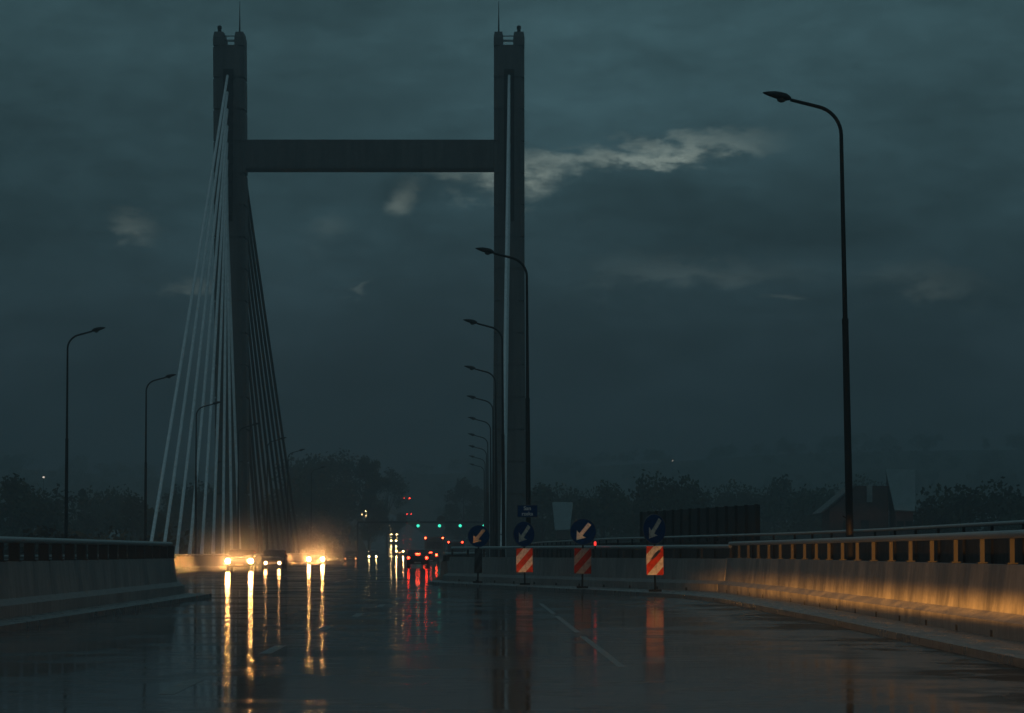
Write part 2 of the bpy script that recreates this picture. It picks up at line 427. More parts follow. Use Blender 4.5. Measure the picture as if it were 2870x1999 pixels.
# right: the low plinth in front of the parapet, bending across the closed lane
strip('kerb', [(5.55, -20), (5.5, 60), (5.2, 84), (4.6, 93), (3.0, 102), (1.4, 109), (-.4, 118), (-2.5, 128), (-3.25, 132)],
      [(9.3, -20), (9.3, 70), (9.0, 96), (8.2, 108), (6.2, 120), (4.0, 130), (1.5, 140), (-1.4, 148), (-3.0, 150)], .10, 'low wet kerb strip under the right parapet')
strip('kerb', [(-9.9, 20), (-9.9, 92), (-9.5, 95.5)], [(-7.75, 20), (-8.1, 70), (-8.35, 94.5)], .10, 'low wet kerb strip under the left parapet')


# ------------------------------------------------------------------ parapets: concrete barrier with a rail on posts
PROF = [(0, .0), (0, .22), (.22, .32), (.29, .98), (.52, .98), (.60, .0)]
def resample(path, step):
    out, acc = [], 0.0
    pts = [Vector(p) for p in path]; L = sum((b - a).length for a, b in zip(pts, pts[1:]))
    n = max(1, int(L / step)); ds = [i * L / n for i in range(n + 1)]
    res = []; i = 0; s0 = 0.0
    for d in ds:
        while i < len(pts) - 2 and s0 + (pts[i + 1] - pts[i]).length < d: s0 += (pts[i + 1] - pts[i]).length; i += 1
        seg = pts[i + 1] - pts[i]; t = (d - s0) / seg.length
        res.append((pts[i] + seg * t, seg.normalized()))
    return res
def parapet(path, side, label, spacing, top=.38, drains=3.5, z0=.10, group='concrete parapets with steel rails', postw=.065, postd=.11, scale=1.0, every=True):
    root = thing('parapet', (path[0][0], path[0][1], z0), label, 'barrier', group)
    ox, oy = path[0][0], path[0][1]
    loc = [(p[0] - ox, p[1] - oy, p[2] if len(p) > 2 else 0) for p in path]
    prof = [(a, z * scale) for a, z in PROF]
    b = MB()
    b.sweep(prof, [tuple(p) for p, d in resample(loc, 5.0)], side)
    b.build('barrier_wall', M['concrete'], root)
    cz = .98 * scale
    def off(p, d, o): return Vector((p.x + d.y * side * o, p.y - d.x * side * o, p.z))
    rp = resample(loc, 4.0)
    tb = MB(); tb.tube([off(p, d, .40) + Vector((0, 0, cz + top)) for p, d in rp], .058, 10)
    tb.build('top_rail', M['steel'], root)
    nb = 0
    for p, d in resample([tuple(Vector(l)) for l in loc], spacing):
        a = math.atan2(d.y, d.x); c = off(p, d, .40)
        pb = MB()
        pb.box(c + Vector((0, 0, cz + top / 2 - .03)), (postd, postw, top - .06), a)
        pb.box(c + Vector((0, 0, cz + .012)), (postd + .10, postw + .08, .022), a)
        pb.build('rail_post', M['post_shaded'] if path[0][0] == -9.15 else M['post'], root); nb += 1
        if nb > 95: break
    if drains:
        for p, d in resample(loc, drains)[1:-1]:
            a = math.atan2(d.y, d.x); hb = MB()
            hb.box(off(p, d, .04) + Vector((0, 0, .045)), (.20, .09, .09), a)  # black box standing in for the shade inside the hole
            hb.build('drain_slot', M['blackhole'], root)
    return root
parapet([(6.62, 18), (6.55, 44), (6.42, 80), (6.0, 99.6)], 1, 'long grey concrete parapet with steel rail at the right, lower half lit orange by headlamps', 2.9, .42, 3.5)
parapet([(6.0, 99.3), (.5, 122.5), (-2.8, 137)], 1, 'grey concrete parapet behind the four arrow signs', 2.9, .36, 3.0, scale=.98)
parapet([(-9.15, 95), (-8.75, 57), (-8.7, 20)], 1, 'dark concrete parapet ending at the left of the wet road', 2.1, .40, None, postw=.20, postd=.14, scale=1.0)
parapet([(-20.6, 178), (-20.9, 230), (-22.0, 330), (-22.3, 450)][::-1], 1, 'distant left parapet lit orange beside the oncoming headlamps', 3.2, .1, None, z0=0, scale=1.0)
parapet([(-22.5, 20), (-21.5, 120), (-20.65, 177)][::-1], 1, 'far left parapet seen through the gaps of the nearer rail', 3.2, .1, None, z0=0, scale=1.0)
parapet([(-3.2, 140), (-3.3, 204), (-3.6, 450)], 1, 'distant right parapet along the lamps on the bridge', 4, .3, None, z0=0, scale=.9)

# outer dark fence along the footway at the right
def outer_fence():
    path = [(10.5, 14), (10.1, 65), (9.8, 90), (8.9, 108), (6.9, 128), (4.3, 150), (1.7, 204), (1.0, 240)]
    root = thing('footway_fence', (path[0][0], path[0][1], 0), 'dark solid footway fence with pale top rail behind the right parapet', 'fence')
    loc = [(x - path[0][0], y - path[0][1], 0) for x, y in path]
    b = MB()
    b.sweep([(0, .0), (0, 1.66), (.04, 1.66), (.04, .0)], loc, 1); b.build('fence_panel', M['dark'], root)
    rp = resample(loc, 5); t = MB(); t.tube([p + Vector((.02, 0, 1.84)) for p, d in rp], .045, 8); t.build('top_rail', M['steel'], root)
    for p, d in resample(loc, 4.0):
        q = MB(); q.box(p + Vector((-.05, 0, .9)), (.06, .06, 1.8), math.atan2(d.y, d.x)); q.build('rail_post', M['dark'], root)
outer_fence()
def noise_wall():
    a, b = at(1800, 1436, 187), at(2123, 1415, 158)
    d = b - a; d.z = 0; n = 13; L = d.length; d = d.normalized(); ang = math.atan2(d.y, d.x)
    root = thing('noise_barrier', (a.x, a.y, -1), 'black ribbed screen wall rising behind the rail right of the rightmost arrow sign', 'screen wall', rz=ang)
    h = a.z + 1; h2 = b.z + 1
    p = MB(); p.add([(0, 0, -3), (L, 0, -3), (L, 0, h2), (0, 0, h), (0, .12, -3), (L, .12, -3), (L, .12, h2), (0, .12, h)], [(0, 1, 2, 3), (7, 6, 5, 4), (3, 2, 6, 7), (0, 3, 7, 4), (1, 5, 6, 2)])
    p.build('screen_panel', simple('screen_sheet', (.012, .014, .015), .9, 0, .3, 2), root)
    for i in range(n + 1):
        q = MB(); q.box((i * L / n, -.06, (h + (h2 - h) * i / n - 3) / 2), (.16, .14, h + (h2 - h) * i / n + 3.06)); q.build('upright', M['dark'], root)
noise_wall()

# ------------------------------------------------------------------ road markings
mk = MB()
def mark(x0, y0, x1, y1, wd=.14):
    mk.add([(x0 - wd / 2, y0, .0015), (x0 + wd / 2, y0, .0015), (x1 + wd / 2, y1, .0015), (x1 - wd / 2, y1, .0015)], [(0, 1, 2, 3)])
for i in range(14):
    y0 = 30 + i * 12; mark(-3.05, y0, -3.1, y0 + 3.6, .15)
for i in range(3): y0 = 37 + i * 16; mark(1.2 - .011 * (y0 - 37), y0, 1.2 - .011 * (y0 - 23.5), y0 + 13.5, .09)
for i in range(30):
    y0 = 130 + i * 11; mark(-7.4, y0, -7.4, y0 + 4); mark(-16.2, y0, -16.2, y0 + 4)
mark(-11.7, 110, -11.9, 440, .12); mark(-12.0, 110, -12.2, 440, .12)
tag(mk.build('road_marking', M['paint']), 'worn white lane markings on the wet road', kind='structure')

# ------------------------------------------------------------------ pylon: two legs, one cross beam, cables
PD = 330.0
def leg(cx0, cx1, wtop, wbase, parent, inner):
    """octagonal concrete leg cast in lifts; cx0 top centre, cx1 base centre"""
    base_z = -11.0; topz = at(643, 134, PD).z; dep = 4.2
    beam_z = at(643, 436, PD).z
    def ring(z, grow=0.0):
        t = (topz - z) / (topz - 1.0)
        f = smooth((beam_z - z - 12) / (beam_z - 6))
        c = cx0 + (cx1 - cx0) * t; wd = wtop + (wbase - wtop) * f; c += -inner * 0
        hw, hd, ch = wd / 2 + grow, dep / 2 + grow, .42
        return [(c - hw + ch, -hd), (c + hw - ch, -hd), (c + hw, -hd + ch), (c + hw, hd - ch), (c + hw - ch, hd), (c - hw + ch, hd), (c - hw, hd - ch), (c - hw, -hd + ch)]
    b = MB(); z = topz; lift = 3.12
    while z > base_z:
        z2 = max(base_z, z - lift)
        up, lo = ring(z), ring(z2)
        g_up = ring(z, -.16)
        # lift with a recessed joint at its head
        vs = [(x, y, z) for x, y in g_up] + [(x, y, z - .18) for x, y in g_up] + [(x, y, z - .18) for x, y in up] + [(x, y, z2) for x, y in lo]
        fs = []
        for a in (0, 8, 16):
            for k in range(8): fs.append((a + k, a + (k + 1) % 8, a + 8 + (k + 1) % 8, a + 8 + k))
        fs.append(tuple(range(8)) if z == topz else tuple(range(8)))
        b.add(vs, fs); z = z2
    return b.build('leg', M['pylon'], parent), topz
pyl = thing('bridge_pylon', (0, PD, 0), 'tall H-shaped concrete bridge pylon with two legs and one cross beam', 'bridge pylon')
LX0, LX1 = at(644, 300, PD).x, at(653, 1500, PD).x
RX0, RX1 = at(1427, 300, PD).x, at(1428, 1500, PD).x
ll, topz = leg(LX0, LX1, 3.05, 3.1, pyl, 1)
rl, _ = leg(RX0, RX1, 2.98, 3.55, pyl, -1)
tag(ll, 'left leg with the fan of pale cables in front'); tag(rl, 'right leg behind the street lamps')
def crown(cx, inner, parent):
    z1 = at(643, 96, PD).z
    for sx, wd in ((-inner, 1.1), (inner, .92)):
        c = cx + sx * (3.0 / 2 - wd / 2)
        b = MB(); b.box((c, 0, (topz + z1) / 2 - .3), (wd, 4.0, z1 - topz - .55), 0)
        b.box((c, 0, z1 - .30), (wd, 4.0, .55), 0, 0, (.82, .9)); b.build('crown_block', M['pylon'], parent)
    b = MB()
    for z in (z1 - .85, z1 - .45): b.tube([(cx - 1.0, -1.7, z), (cx + 1.0, -1.7, z)], .05, 6)
    for z in (z1 - .85, z1 - .45): b.tube([(cx - 1.0, 1.7, z), (cx + 1.0, 1.7, z)], .05, 6)
    b.build('crown_rail', M['dark'], parent)
    b = MB(); ax = cx + inner * 1.02
    b.tube([(ax, -1, z1 - .2), (ax, -1, z1 + .6), (ax, -1, z1 + 1.6), (ax, -1, z1 + 3.1)], [.09, .07, .045, .02], 6); b.build('lightning_rod', M['dark'], parent)
    b = MB(); ox = cx - inner * .95
    b.box((ox, -1, z1 + .12), (.34, .34, .35)); b.tube([(ox, -1, z1 + .25), (ox, -1, z1 + .36), (ox, -1, z1 + .62), (ox, -1, z1 + .70)], [.13, .21, .21, .1], 8)
    b.build('warning_lamp', M['dark'], parent)
crown(LX0, 1, pyl); crown(RX0, -1, pyl)
zt, zb = at(1000, 397, PD).z, at(1000, 475, PD).z
b = MB(); x0, x1 = LX0 + 1.42, RX0 - 1.42
b.box(((x0 + x1) / 2, 0, (zt + zb) / 2), (x1 - x0, 3.2, zt - zb)); b.box(((x0 + x1) / 2, 0, zb - .06), (x1 - x0 - .1, 3.0, .12))
b.build('cross_beam', M['pylon'], pyl)
# anchor boxes down the front and back of each leg
NC = 9
anchor_z = [at(643, 222 + 47 * i, PD).z for i in range(NC)]
for cx in (LX0, RX0):
    for s in (-1, 1):
        g = MB(); zt_, zb_ = anchor_z[0] + .5, anchor_z[-1] - .8
        g.box((cx, s * 2.115, (zt_ + zb_) / 2), (1.0, .05, zt_ - zb_ + .4)); g.build('anchor_shade_strip', M['dark'], pyl)  # flat dark strip set proud, standing in for a shaded recess
        for z in anchor_z:
            q = MB(); q.box((cx + (.28 if cx == LX0 else 0), s * 2.32, z + .05), (.5, .42, .75)); q.build('anchor_box', M['dark'], pyl)
front_d = [236, 245.4, 255.4, 266, 276.5, 287, 297, 306.5, 316]
back_d = [406, 397, 388, 379, 370, 361, 352.5, 344.5, 339]
ordn = ['outermost', 'second', 'third', 'fourth', 'fifth', 'sixth', 'seventh', 'eighth', 'innermost']
for side, cx, dx in (('left', LX0, -25.3), ('right', RX0, -.60)):
    for span, ds, sy in (('front', front_d, -1), ('rear', back_d, 1)):
        for i, d in enumerate(ds):
            top = Vector((cx + (-.03 if side == 'left' else 0), PD + sy * 2.45, anchor_z[i]))
            xx = dx if side == 'left' else (-.72 if span == 'front' else -.05)
            bot = Vector((xx, d, .55))
            lab = '%s of the nine %s cables %s the %s pylon leg' % (ordn[i], 'pale' if span == 'front' else 'dark', 'fanning towards the viewer from' if span == 'front' else 'running away behind', side)
            r = thing('stay_cable', tuple(bot), lab, 'cable', 'stay cables of the bridge pylon')
            v = top - bot; n = 8
            pts = []
            for k in range(n + 1):
                t = k / n; p = v * t; p.z -= 1.0 * t * (1 - t) * v.length / 60 * .5; pts.append(p)
            q = MB(); q.tube(pts, .128 if span == 'front' else .155, 8); q.build('cable', M['cable'] if span == 'front' else M['cable_shaded'], r)
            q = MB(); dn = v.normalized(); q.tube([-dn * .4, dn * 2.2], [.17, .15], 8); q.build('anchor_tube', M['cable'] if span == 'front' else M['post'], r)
            q = MB(); q.box((0, 0, -.35), (.5, .7, .5)); q.build('anchor_block', M['concrete'], r)

# ------------------------------------------------------------------ street lamps
def make_lamp():
    r = thing('street_lamp', (0, 0, 0), 'lamp', 'street lamp')
    q = MB()   # arm reaches out to -x
    straight = 11.43; pts = [(0, 0, 0), (0, 0, .02), (0, 0, 3), (0, 0, 6.9)]; rad = [.098, .098, .090, .078]
    q.tube(pts, rad, 12)
    q.build('pole', M['pole'], r)
    q = MB(); pts = [(0, 0, 6.8), (0, 0, 9.3), (0, 0, straight - .1)]; rad = [.062, .054, .047]
    c = (-.72, straight)
    for i in range(0, 10):
        a = R(i * 75 / 9); pts.append((c[0] + .72 * math.cos(a), 0, c[1] + .72 * math.sin(a))); rad.append(.046)
    e = pts[-1]; dx, dz = -math.cos(R(15)), math.sin(R(15))
    pts.append((e[0] + dx * .72, 0, e[2] + dz * .72)); rad.append(.042)
    q.tube(pts, rad, 10); q.build('arm', M['pole'], r)
    e = pts[-1]
    q = MB(); prof = [(-.02, .045), (.03, .09), (.10, .125), (.25, .135), (.40, .12), (.55, .08), (.66, .035), (.70, .008)]
    vs, fs = [], []; n = 12
    for s, rr in prof:
        for k in range(n):
            t = 2 * math.pi * k / n; cy, cz = math.cos(t) * rr * 1.15, math.sin(t) * rr * (.85 if math.sin(t) > 0 else .6)
            vs.append((e[0] + dx * s - dz * (-cz) * .3, cy, e[2] + dz * s * .85 + cz + .03))
    for i in range(len(prof) - 1):
        for k in range(n): fs.append((i * n + k, i * n + (k + 1) % n, (i + 1) * n + (k + 1) % n, (i + 1) * n + k))
    fs.append(tuple(range(n))); fs.append(tuple(range((len(prof) - 1) * n, len(prof) * n)))
    q.add(vs, fs, 0, True); h = q.build('lamp_head', M['pole'], r)
    q = MB(); q.tube([(e[0] + dx * .22, 0, e[2] + dz * .22 - .03), (e[0] + dx * .22, 0, e[2] + dz * .22 - .09), (e[0] + dx * .22, 0, e[2] + dz * .22 - .12)], [.12, .10, .04], 10); q.build('lamp_glass', M['lens'], h)
    q = MB(); q.tube([(0, 0, 6.78), (0, 0, 6.92)], .082, 12); q.build('collar', M['pole'], r)
    q = MB(); q.box((0, 0, .02), (.42, .42, .04)); q.tube([(0, 0, .04), (0, 0, .5)], .12, 10); q.build('base_plate', M['pole'], r)
    q = MB(); q.box((-.06, -.02, 2.05), (.24, .03, .03), 0, 0, None, Matrix.Rotation(R(30), 3, 'Y')); q.build('bracket', M['pole'], r)
    return r
lamp0 = make_lamp()
rights = [(2385, 82.5, 'tall dark street lamp nearest the viewer at the right, standing alone against the clouds'),
          (1482, 125.3, 'dark street lamp with the blue river sign on its pole'),
          (1412, 164, 'third nearest street lamp of the right row, its pole before the pale cables'),
          (1392, 205, 'street lamp whose arm comes out from behind the left edge of the right pylon leg'),
          (1384, 244, 'fifth street lamp of the right row counted from the nearest'),
          (1377, 283, 'sixth street lamp of the right row counted from the nearest'),
          (1369, 322, 'seventh street lamp of the right row counted from the nearest'),
          (1365, 358, 'eighth street lamp of the right row counted from the nearest'),
          (1361, 396, 'ninth street lamp of the right row, small and hazy'),
          (1358, 432, 'farthest hazy street lamp of the right row')]
lefts = [(185, 170, 'nearest street lamp of the left row, far left with its arm pointing right'),
         (407, 215, 'street lamp beside the outermost pale cable, second of the left row'),
         (548, 254, 'street lamp among the pale cables left of the left pylon leg'),
         (667, 296, 'street lamp before the left pylon leg, its head just right of the leg'),
         (748, 333, 'street lamp behind the dark rear cables, fifth of the left row'),
         (806, 371, 'hazy street lamp just right of the rear cables, sixth of the left row'),
         (872, 447, 'farthest hazy street lamp of the left row')]
first = True
for i, (px, d, lab) in enumerate(rights):
    o = lamp0 if first else dup(lamp0); first = False
    p = at(px, 1548, d); o.location = (p.x, d, 0.02); o.rotation_euler = (0, R(-.9 if i == 0 else -.35), 0)
    o['label'] = lab; o['group'] = 'street lamps along the right side'
for i, (px, d, lab) in enumerate(lefts):
    o = dup(lamp0); p = at(px, 1548, d); o.location = (p.x, d, 0.02); o.rotation_euler = (0, 0, R(180))
    o['label'] = lab; o['group'] = 'street lamps along the left side'

# ------------------------------------------------------------------ river name sign on the second lamp pole
def text_mesh(txt, size, depth, mat, parent, name, loc):
    cu = bpy.data.curves.new('t', 'FONT'); cu.body = txt; cu.size = size; cu.align_x = 'CENTER'; cu.align_y = 'CENTER'; cu.extrude = depth; cu.offset = .004
    tmp = bpy.data.objects.new('t', cu); C.objects.link(tmp); dg = bpy.context.evaluated_depsgraph_get(); dg.update()
    me = bpy.data.meshes.new_from_object(tmp.evaluated_get(dg)); bpy.data.objects.remove(tmp)
    me.materials.clear(); me.materials.append(mat)
    me.transform(Matrix.Rotation(R(90), 4, 'X'))
    o = bpy.data.objects.new(name, me); C.objects.link(o); o.parent = parent; o.location = loc
    return o
p = at(1478, 1433, 125.1)
rs = thing('river_sign', (p.x, 124.98, p.z), 'small blue sign with two lines of white text on a lamp pole', 'road sign')
q = MB(); q.box((0, .01, 0), (.76, .02, .46)); q.build('frame', M['sign_back'], rs)
q = MB(); q.box((0, -.008, 0), (.715, .012, .415)); q.build('panel', M['blue_ref'], rs)
M['text'] = simple('sign_text_white', (.8, .72, .68), .7)
text_mesh('San', .20, .003, M['text'], rs, 'lettering', (0, -.018, .10)); text_mesh('rzeka', .19, .003, M['text'], rs, 'lettering', (0, -.018, -.10))
q = MB(); q.box((0, .05, .1), (.2, .07, .03)); q.box((0, .05, -.1), (.2, .07, .03)); q.build('bracket', M['dark'], rs)

# ------------------------------------------------------------------ arrow signs with striped panels
def arrow_poly(ang, L=.78, wd=.13, hw=.20, hl=.27):
    # pointing along -y' then rotated; local outline points down, tip at the bottom
    pts = [(-wd / 2, L / 2), (wd / 2, L / 2), (wd / 2, -L / 2 + hl), (hw, -L / 2 + hl + .03), (0, -L / 2), (-hw, -L / 2 + hl + .03), (-wd / 2, -L / 2 + hl)]
    c, s = math.cos(ang), math.sin(ang)
    return [(x * c - z * s, x * s + z * c) for x, z in pts]
def arrow_sign(px, pyc, d, diam, pw, ph, ptop, pbot, yaw, pyaw, label, mats, arrow_mat, extra=None):
    c = at(px, pyc, d)
    root = thing('arrow_sign', (c.x, d, .10), label, 'road sign', 'arrow signs with striped panels closing the lane')
    root.rotation_euler = (0, R({1339: 1.2, 1471: -1.0, 1632: .8, 1836: -.6}[px]), 0)
    my, mp = Matrix.Rotation(yaw, 3, 'Z'), Matrix.Rotation(pyaw, 3, 'Z')
    q = MB(); q.tube([(0, .06, 0), (0, .06, c.z - .1 + diam * .3)], .03, 8); q.build('pole', M['dark'], root)
    q = MB(); q.box((0, .06, .03), (.36, .5, .06)); q.build('foot', M['rubber'], root)
    def disc(r, y0, y1, n=40): return [(r * math.cos(2 * math.pi * k / n), r * math.sin(2 * math.pi * k / n)) for k in range(n)], y0, y1
    off = (0, 0, c.z - .1)
    pl, a, b_ = disc(diam / 2, .0, .03); q = MB(); q.prism(pl, a, b_, my, off); dd = q.build('rim', M['sign_back'], root)
    pl, a, b_ = disc(diam / 2 - .018, -.006, .012); q = MB(); q.prism(pl, a, b_, my, off); q.build('disc', M['blue_ref'], root)
    q = MB(); q.prism(arrow_poly(R(-38), L=diam * .80, wd=diam * .15, hw=diam * .23, hl=diam * .27), -.011, -.004, my, off); q.build('arrow', arrow_mat, root)
    zt_, zb_ = at(px, ptop, d).z - .1, at(px, pbot, d).z - .1; h = zt_ - zb_; zc = (zt_ + zb_) / 2
    q = MB(); q.box((0, 0, zc), (pw, .024, h), 0, 0, None, mp); q.build('panel', mats[0], root)
    # diagonal stripes cut to the panel outline
    def clip(poly, f):
        out = []
        for i in range(len(poly)):
            a, b = poly[i], poly[(i + 1) % len(poly)]; fa, fb = f(a), f(b)
            if fa >= 0: out.append(a)
            if (fa >= 0) != (fb >= 0): t = fa / (fa - fb); out.append((a[0] + (b[0] - a[0]) * t, a[1] + (b[1] - a[1]) * t))
        return out
    rect = [(-pw / 2, -h / 2), (pw / 2, -h / 2), (pw / 2, h / 2), (-pw / 2, h / 2)]
    st = MB(); sp = (pw + h) / 4.0
    for k in range(-2, 3):
        lo, hi = (k * .72 - .18) * h, (k * .72 + .18) * h
        poly = clip(rect, lambda p: (p[1] - p[0] * 1.12) - lo)
        if len(poly) > 2: poly = clip(poly, lambda p: hi - (p[1] - p[0] * 1.12))
        if len(poly) > 2: st.prism(poly, -.018, -.0125, mp, (0, 0, zc))
    st.build('stripe', mats[1], root)
    return root
arrow_sign(1339, 1503, 127.6, .83, .50, 0, 1538, 1606, R(6), R(58), 'leftmost blue sign, bright orange-lit arrow over a dark turned panel', (M['grey_ref'], M['black_ref']), reflective('bright_arrow_sheeting', (.95, .80, .62), .24))
arrow_sign(1471, 1497, 120, .90, .58, 0, 1537, 1604, R(33), R(4), 'blue arrow sign under the river name sign, with the brightest red and white striped panel', (M['white_ref'], M['red_ref']), M['arrow_wide'])
arrow_sign(1632, 1491, 109, .85, .56, 0, 1537, 1608, R(0), R(13), 'blue arrow sign with a dull dark red striped panel, next to the red lamp', (M['dull_ref'], M['dull_red']), M['white_ref'])
s4 = arrow_sign(1836, 1483, 99.4, .88, .50, 0, 1531, 1612, R(38), R(6), 'rightmost blue arrow sign, in front of the ribbed screen wall', (M['white_ref'], M['red_ref']), M['arrow_wide'])
z4 = at(1836, 1560, 99.4).z - .1
q = MB(); q.prism([(-.10, -.10), (.02, .0), (.16, .16), (.10, .20), (-.03, .08), (-.13, -.06)], -.024, -.0185, Matrix.Rotation(R(6), 3, 'Z'), (.02, 0, z4)); q.build('mud_smear', M['grey_ref'], s4)
# red lamp on the rail
p = at(1668, 1523, 113.5)
rl_ = thing('warning_light', (p.x, p.y, p.z - .12), 'small glowing red lamp on the rail beside the third arrow sign', 'warning lamp')
q = MB(); q.tube([(0, 0, -.08), (0, 0, .04)], .03, 8); q.build('stem', M['dark'], rl_)
q = MB(); q.tube([(0, 0, .04), (0, 0, .07), (0, 0, .15), (0, 0, .18)], [.03, .042, .04, .02], 10); q.build('lens', lamp('red_lens_lit', (1, .04, .03), 1.5), rl_)

# ------------------------------------------------------------------ vehicles
def vehicle(kind, label, x, d, head=None, tail=None, half=.70, lz=.62, paint=None, facing=1, lr=.09, cat='car', name='car', group=None, rz=0, extra=None):
    """facing=1: nose to the camera; -1: driving away"""
    root = thing(name, (x, d, zr(d)), label, cat, group, rz=R(0 if facing == 1 else 180) + rz)
    paint = paint or M['car_dark']
    if kind == 'car':
        W_, side = .88, [(0, .28), (0, .62), (.12, .78), (1.05, .95), (1.75, 1.40), (3.0, 1.45), (3.75, 1.05), (4.25, .98), (4.35, .60), (4.3, .28)]
    elif kind == 'van':
        W_, side = .98, [(0, .35), (0, .85), (.2, 1.05), (.95, 1.25), (1.5, 2.15), (2.1, 2.45), (5.2, 2.5), (5.3, 2.3), (5.3, .35)]
    else:
        W_, side = 1.25, [(0, .35), (0, 2.9), (.35, 3.3), (11.5, 3.3), (11.7, 3.1), (11.7, .35)]
    n = len(side); belt = .9 if kind == 'car' else 1.2
    vs = []
    for s in (-1, 1):
        for y, z in side:
            tap = 1 - .16 * max(0, z - belt) / (.6 if kind == 'car' else 2.2) * (1 if kind != 'bus' else .2)
            if y < .1 or y > side[-2][0] - .02: tap *= .94
            vs.append((s * W_ * tap, y, z))
    q = MB(); q.add(vs, [tuple(range(n)), tuple(range(2 * n - 1, n - 1, -1))] + [(k, (k + 1) % n, (k + 1) % n + n, k + n) for k in range(n)])
    body = q.build('body', paint, root)
    m = body.modifiers.new('bevel', 'BEVEL'); m.width = .06; m.segments = 2; m.limit_method = 'ANGLE'
    def slab(a, b, inset, name):
        (y0, z0), (y1, z1) = a, b; q = MB(); e = .012
        w0 = W_ * (1 - .16 * max(0, z0 - belt) / (.6 if kind == 'car' else 2.2)) - inset; w1 = W_ * (1 - .16 * max(0, z1 - belt) / (.6 if kind == 'car' else 2.2)) - inset
        dv = Vector((0, y1 - y0, z1 - z0)).normalized(); nv = Vector((0, -dv.z, dv.y)) * e
        if name == 'rear_window': nv = -nv if nv.y < 0 else nv
        pts = [Vector((-w0, y0, z0)) + dv * .08, Vector((w0, y0, z0)) + dv * .08, Vector((w1, y1, z1)) - dv * .08, Vector((-w1, y1, z1)) - dv * .08]
        q.add([p + nv for p in pts] + [p - nv for p in pts], [(0, 1, 2, 3), (7, 6, 5, 4), (0, 4, 5, 1), (1, 5, 6, 2), (2, 6, 7, 3), (3, 7, 4, 0)]); q.build(name, M['glass'], root)
    if kind == 'car':
        slab((1.05, .95), (1.75, 1.40), .12, 'windscreen'); slab((3.0, 1.45), (3.75, 1.05), .14, 'rear_window')
    elif kind == 'van': slab((.95, 1.25), (1.5, 2.15), .12, 'windscreen'); slab((5.3, 1.4), (5.3, 2.2), .3, 'rear_window')
    else: slab((0, 1.2), (0, 2.8), .12, 'windscreen'); slab((11.7, 1.6), (11.7, 2.7), .2, 'rear_window')
    for s in (-1, 1):
        q = MB()
        if kind == 'car': q.prism([(1.35, .96), (1.85, 1.34), (2.95, 1.38), (3.5, 1.02)], -.01, .01, Matrix.Rotation(R(90), 3, 'Z'), (s * W_ * .955, 0, 0))
        elif kind == 'van': q.prism([(1.1, 1.3), (1.6, 2.0), (2.4, 2.0), (2.4, 1.3)], -.01, .01, Matrix.Rotation(R(90), 3, 'Z'), (s * W_ * .97, 0, 0))
        else: q.prism([(.5, 1.3), (.5, 2.6), (11, 2.6), (11, 1.3)], -.01, .01, Matrix.Rotation(R(90), 3, 'Z'), (s * W_ * 1.0, 0, 0))
        q.build('side_window', M['glass'], root)
        q = MB(); yy = 1.4 if kind != 'bus' else .2; zz = 1.0 if kind == 'car' else 1.45 if kind == 'van' else 2.4
        q.box((s * (W_ + .07), yy, zz), (.2, .1, .13)); q.build('mirror', paint, root)
        L = side[-1][0]
        for y in ((.85, L - .85) if kind != 'bus' else (2.2, 8.6)):
            r_ = .31 if kind == 'car' else .36 if kind == 'van' else .48
            wq = MB(); wq.tube([(s * (W_ - .2), y, r_), (s * (W_ + .005), y, r_)], r_, 16); wh = wq.build('wheel', M['rubber'], root)
            wq = MB(); wq.tube([(s * (W_ - .0), y, r_), (s * (W_ + .02), y, r_)], r_ * .6, 12); wq.build('rim', M['sign_back'], wh)
    L = side[-1][0]
    fy, by = -.03, L + .03
    for s in (-1, 1):
        q = MB(); rr = lr
        q.tube([(s * half, fy + .06, lz), (s * half, fy - .0, lz)], rr, 14); q.build('headlight', head or M['lens'], root)
        q = MB(); tz = lz if tail else .8
        th = half if tail else W_ - .2
        if tail: q.tube([(s * th, by - .05, tz), (s * th, by + .03, tz)], lr, 12)
        else: q.box((s * th, by, tz), (.22, .05, .14))
        q.build('tail_light', tail or M['lens'], root)
    if extra: # third brake lamp
        q = MB(); q.box((0, by - (.55 if kind == 'car' else 0), extra[0]), (.34, .05, .06)); q.build('brake_light', extra[1], root)
    for y, nm in ((fy, 'number_plate'), (by, 'number_plate')):
        q = MB(); q.box((0, y, .42), (.52, .02, .11)); q.build(nm, M['plate'], root)
    q = MB(); q.box((0, fy + .02, .56), (.7, .04, .12)); q.build('grille', M['rubber'], root)
    return root
def headbeams(root, half, lz, energy, color=(1, .48, .15), yaw=0):
    for s in (-1, 1):
        l = bpy.data.lights.new('headlamp_beam', 'SPOT'); l.energy = energy; l.spot_size = R(50); l.spot_blend = .3; l.color = color; l.shadow_soft_size = .1
        o = bpy.data.objects.new('headlamp_beam', l); C.objects.link(o); o.parent = root; o.location = (s * half, -.12, lz); o.rotation_euler = (R(90 - 2), 0, R(180 - yaw))
def glowlamp(root, half, lz, energy, color=(1, .40, .12)):
    for s in (-1, 1):
        l = bpy.data.lights.new('headlamp_glow', 'POINT'); l.energy = energy; l.color = color; l.shadow_soft_size = .13
        o = bpy.data.objects.new('headlamp_glow', l); C.objects.link(o); o.parent = root; o.location = (s * half, -.55, lz)
